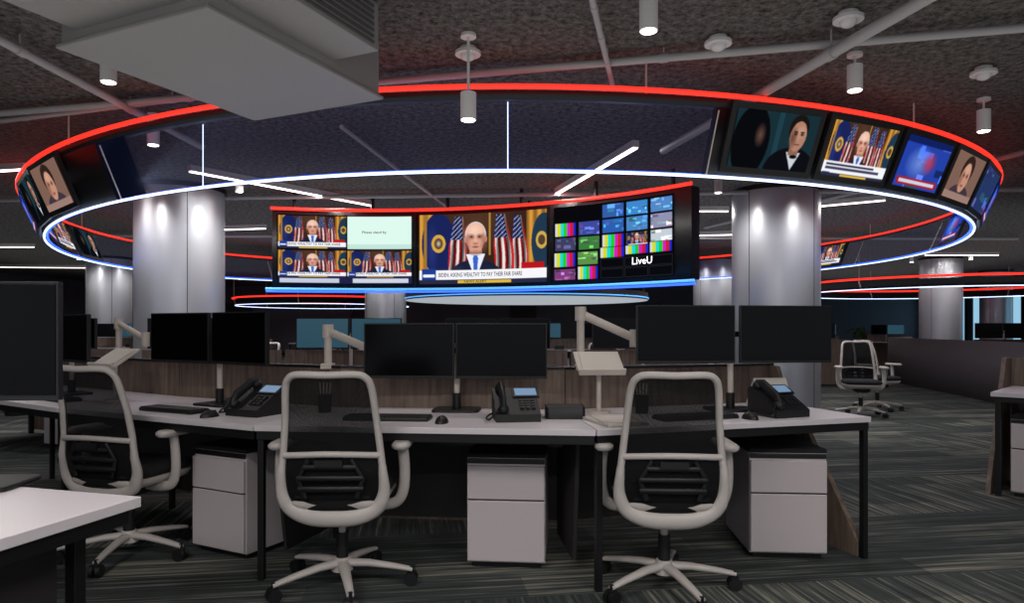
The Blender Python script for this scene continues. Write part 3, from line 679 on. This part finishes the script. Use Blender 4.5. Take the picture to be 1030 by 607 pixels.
def tray(x,y,a,z=.97):
    b=MB(); R=Matrix.Rotation(a,3,'Z')@Matrix.Rotation(math.radians(32),3,'X')
    b.box((x,y,z+.06),(.25,.20,.012),BEIGE,R=R); b.box(Vector((x,y,z+.06))+R@Vector((0,-.1,.012)),(.25,.012,.035),BEIGE,R=R); b.box(Vector((x,y,z+.06))+R@Vector((0,.01,.01)),(.2,.16,.004),PAPER,R=R)
    b.cyl((x,y,.74),(x,y,z+.06),.014,BEIGE,n=10); b.cyl((x,y,.74),(x,y,.752),.06,BEIGE,n=16); b.obj('document_holder')
tray(.47,3.70,.1,.95); tray(-2.5,4.3,-.5,.95)
# ---------------------------------------------------------------- desk clutter
def phone():
    b=MB(); w=.2
    prof=[(-.09,0),(.10,0),(.10,.11),(.085,.12),(-.09,.03)]
    b.plate([(-w/2,y,z) for y,z in prof],(w,0,0),DARK)
    sl=math.atan2(.09,.175); R=Matrix.Rotation(sl,3,'X')
    c=Vector((.03,-.0,.078)); b.box(c+R@Vector((.02,.055,.002)),(.10,.05,.008),PHS,R=R); b.box(c+R@Vector((.02,.055,.0)),(.125,.07,.008),BLACK,R=R)
    for i in range(4):
        for j in range(3): b.box(c+R@Vector((-.01+j*.026,-.005-i*.018,.002)),(.018,.011,.008),KEY,R=R)
    h=Vector((-.065,0,.09)); b.tube([h+R@Vector((0,-.085,.0)),h+R@Vector((0,-.05,.022)),h+R@Vector((0,.05,.022)),h+R@Vector((0,.085,.0))],.014,DARK,b=.021,ref=(1,0,0),n=10)
    for s in(-1,1): b.sph(h+R@Vector((0,.078*s,-.004)),(.024,.027,.02),DARK)
    b.tube(catmull([(-.09,-.07,.05),(-.13,-.1,.015),(-.14,-.04,.012),(-.12,.06,.012),(-.09,.09,.02)],False,5),.004,BLACK,n=6)
    return b.mesh('desk_phone')
ph=phone()
for x,y,a in [(-1.36,3.62,-25),(.02,3.42,8),(1.40,3.58,22)]: place(ph,'desk_phone',(x,y,TZ),math.radians(a)).scale=(1.1,1.1,1.25)
def keyboard():
    b=MB(); b.slab(0,0,.43,.13,.01,[(.002,0),(0,.004),(0,.014),(.003,.018)],DARK)
    for r in range(5):
        for k in range(21):
            if r==4 and 4<k<10: continue
            b.box((-.2+k*.02,-.048+(4-r)*.023,.021),(.016,.018,.006),KEY)
    b.box((-.2+7*.02,-.048,.021),(.1,.018,.006),KEY); return b.mesh('keyboard')
kb=keyboard()
for x,y,a in [(-1.86,3.76,-27),(-.62,3.42,-5),(.93,3.46,17),(-2.9,4.35,-36)]: place(kb,'keyboard',(x,y,TZ),math.radians(a))
mo=MB(); mo.sph((0,0,0),(.032,.055,.036),DARK,half=True); mo.box((0,.03,.028),(.006,.018,.01),KEY); mo=mo.mesh('computer_mouse')
for x,y,a in [(-1.56,3.52,-27),(-.34,3.30,-5),(1.20,3.44,17)]: place(mo,'computer_mouse',(x,y,TZ),math.radians(a))
b=MB(); b.slab(0,0,.2,.14,.02,[(0,0),(0,.06),(.006,.065),(.012,.02)],DARK); cad=b.mesh('desk_organizer')
for x,y in [(.27,3.5),(-1.5,3.84)]: place(cad,'desk_organizer',(x,y,TZ))
def cup(x,y):
    b=MB(); b.cyl((x,y,TZ),(x,y,TZ+.1),.033,DARK,r1=.04,n=18); 
    for k in range(4): b.cyl((x+.01*k-.015,y,TZ+.02),(x+.02*k-.03,y+.01,TZ+.16),.004,BEIGE,n=6)
    b.obj('pen_cup')
cup(-1.02,3.72); cup(.7,3.68)
b=MB(); b.box((0,0,.008),(.21,.297,.012),PAPER,rz=.1); b.box((.01,.0,.017),(.2,.28,.006),BEIGE,rz=-.08); pb=b.mesh('paper_stack'); place(pb,'paper_stack',(.5,3.32,TZ),.2)
b=MB(); b.plate([(-.12,0,0),(.12,0,0),(.1,.06,.17),(-.1,.06,.17)],(0,.005,0),PAPER); b.plate([(-.12,.12,0),(.12,.12,0),(.1,.065,.17),(-.1,.065,.17)],(0,.005,0),PAPER); b.obj('picture_stand',(1.50,3.88,TZ),.2)
# ---------------------------------------------------------------- near-left desk
b=MB(); c0=Vector((-1.01,1.86,0)); d1=Vector((-.96,.27,0)).normalized(); d2=Vector((-.27,-.96,0)).normalized()
q=[c0,c0+d1*1.6,c0+d1*1.6+d2*.76,c0+d2*.76]; b.prism(q,TZ-.028,TZ,WHITE)
qi=[c0+d1*.02+d2*.02,c0+d1*1.58+d2*.02,c0+d1*1.58+d2*.74,c0+d1*.02+d2*.74]; b.prism(qi,TZ-.07,TZ-.028,BLACK)
rz=math.atan2(d1.y,d1.x)
for u,v in((.16,.06),(1.54,.06),(.16,.70),(1.54,.70)):
    p=c0+d1*u+d2*v; b.box((p.x,p.y,(TZ-.07)/2),(.035,.035,TZ-.07),BLACK,rz=rz)
pA=c0+d1*.20+d2*.08; pB=c0+d1*.20+d2*.70
b.plate([(pA.x,pA.y,.02),(pB.x,pB.y,.02),(pB.x,pB.y,TZ-.07),(pA.x,pA.y,TZ-.07)],d1*.02,DPAN)
b.obj('workstation_desk',bevel=.002)
def side_desk(x,y,a):
    b=MB(); L=1.6
    b.prism([(0,0),(L,0),(L,.76),(0,.76)],TZ-.03,TZ,WHITE); b.box((L/2,.38,TZ-.05),(1.56,.72,.04),BLACK)
    b.box((L/2,.79,.53),(1.6,.035,.86),WOOD)
    for u in(.04,1.56):
        for v in(.04,.7): b.box((u,v,(TZ-.07)/2),(.035,.035,TZ-.07),BLACK)
    e=-.035
    b.plate([(e,.02,0),(e,.8,0),(e,.8,.965),(e,.62,.965),(e,.06,.1)],(.03,0,0),WOOD)
    return b.obj('workstation_desk',(x,y,0),a,bevel=.002)
side_desk(3.42,4.88,math.radians(-45)); place(pm,'drawer_pedestal',(3.42+.30*.707+.06,4.88-.30*.707+.06,0),math.radians(-45),.004)
# ---------------------------------------------------------------- curved partition right + desks
b=MB(); cp=catmull([(9.6,16.6,0),(8.7,15.8,0),(8.35,14.6,0),(8.0,12.5,0),(7.6,10.2,0),(7.6,7.5,0),(8,5,0)],False,8); n=len(cp)
vs=[];fs=[]
for i,p in enumerate(cp):
    t=(cp[min(i+1,n-1)]-cp[max(i-1,0)]).normalized(); w=Vector((-t.y,t.x,0)); 
    vs+= [(p.x,p.y,0),(p.x,p.y,.98),(p.x+w.x*.12,p.y+w.y*.12,.98),(p.x+w.x*.12,p.y+w.y*.12,0)]
for i in range(n-1):
    for q in range(4): fs.append((i*4+q,i*4+(q+1)%4,(i+1)*4+(q+1)%4,(i+1)*4+q))
b.add(vs,fs,COUNTER,True); b.add(vs[:4],[(0,1,2,3)],COUNTER); b.add(vs[-4:],[(3,2,1,0)],COUNTER); b.obj('curved_partition')
def bgws(m,m2=None):
    b=MB(); b.box((0,0,TZ-.015),(1.5,.75,.03),WHITE); b.box((0,.39,.5),(1.5,.03,.92),WOOD)
    for u in(-.72,.72):
        for v in(-.33,.33): b.box((u,v,(TZ-.03)/2),(.04,.04,TZ-.03),BLACK)
    for s,k in((-1,m2 or SCR),(1,m)):
        b.box((s*.28,.15,1.14),(.54,.03,.32),DARK,rz=s*-.1); b.box((s*.28,.133,1.144),(.52,.004,.30),k,rz=s*-.1)
    b.box((0,.2,1.1),(.5,.02,.04),BLACK); b.cyl((0,.2,TZ),(0,.2,1.14),.018,BEIGE,n=10); b.slab(0,.18,.24,.18,.03,[(0,TZ),(0,TZ+.012)],BLACK)
    b.box((-.1,-.15,TZ+.012),(.42,.14,.02),DARK); b.box((.5,-.05,TZ+.04),(.2,.18,.08),DARK); b.box((.5,.0,.3),(.4,.5,.52),PED)
    return b.mesh('workstation_desk')
ws=[bgws(SCR),bgws(TEAL),bgws(TEAL,TEAL),bgws(APP,SCR),bgws(APP,APP)]
bg=[(-4.9,7.2,-20,0),(-3.25,7.0,0,3),(-1.7,7.0,0,2),(-.15,7.0,0,0),(1.4,7.1,0,1),
    (-8.5,10,-30,3),(-7.3,14,0,1),(-5.8,14,0,0),(-2.5,14.5,0,1),(-1,14.5,0,0),(.5,14.5,0,1),(2,14.5,0,3),(3.5,14.5,0,1),
    (6.2,14.4,180,0),(10.2,12.4,195,1),(10.3,14.5,180,0),(9.3,9.5,200,1),(9.6,7.5,190,0),(7.5,17.5,0,3),(9,20,0,1),(-9.5,16.2,0,1),(-13,16.5,0,3),(-6,21,0,1),(-1,21,0,0),(3,21,0,3),(6.5,22.5,0,4),(12.5,22.6,0,1),(13,15,180,0),(-14.5,21,0,1)]
for x,y,a,k in bg: place(ws[k],'workstation_desk',(x,y,0),math.radians(a))
def plant(x,y,z0):
    b=MB(); b.cyl((x,y,z0),(x,y,z0+.45),.15,DARK,r1=.2,n=18)
    for k in range(60):
        a=random.random()*6.28; r=.12+.2*random.random(); h=.3+.5*random.random(); d=Vector((math.cos(a),math.sin(a),0)); s=Vector((-d.y,d.x,0))*.04
        B0=Vector((x,y,z0+.42)); mid=B0+d*r*.5+Vector((0,0,h)); tip=B0+d*r*1.3+Vector((0,0,h*.85))
        b.add([B0,mid+s,tip,mid-s],[(0,1,2,3)],GREEN)
    b.obj('potted_plant')
plant(7.6,14.9,0); plant(-6.8,9.4,0)
# ---------------------------------------------------------------- lighting
def area(loc,rot,sx,sy,p,col=(1,1,1)):  # added fill: upward area lamps without fixtures, brightening the ceiling
    l=bpy.data.lights.new('ceiling_fill','AREA'); l.shape='RECTANGLE'; l.size=sx; l.size_y=sy; l.energy=p; l.color=col
    o=bpy.data.objects.new('ceiling_fill',l); S.collection.objects.link(o); o.location=loc; o.rotation_euler=rot; return o
area((0,11.5,2.3),(math.pi,0,0),12,7,80,(.82,.85,1)); area((0,3.2,2.0),(math.pi,0,0),9,4.5,46,(1,.97,.95)); area((10,18,2.2),(math.pi,0,0),8,16,95,(.88,.94,1)); area((-10,16,2.2),(math.pi,0,0),8,14,55,(.9,.95,1))
W=bpy.data.worlds.new('world'); S.world=W; W.use_nodes=True; W.node_tree.nodes['Background'].inputs[0].default_value=(.6,.63,.70,1); W.node_tree.nodes['Background'].inputs[1].default_value=.85
cam=bpy.data.cameras.new('camera'); co=bpy.data.objects.new('camera',cam); S.collection.objects.link(co); co.location=(0,0,CAMZ); co.rotation_euler=(math.pi/2,0,0)
cam.lens=24.0; cam.sensor_width=36; cam.shift_y=26.5/1030; cam.clip_start=.05; cam.clip_end=200; S.camera=co
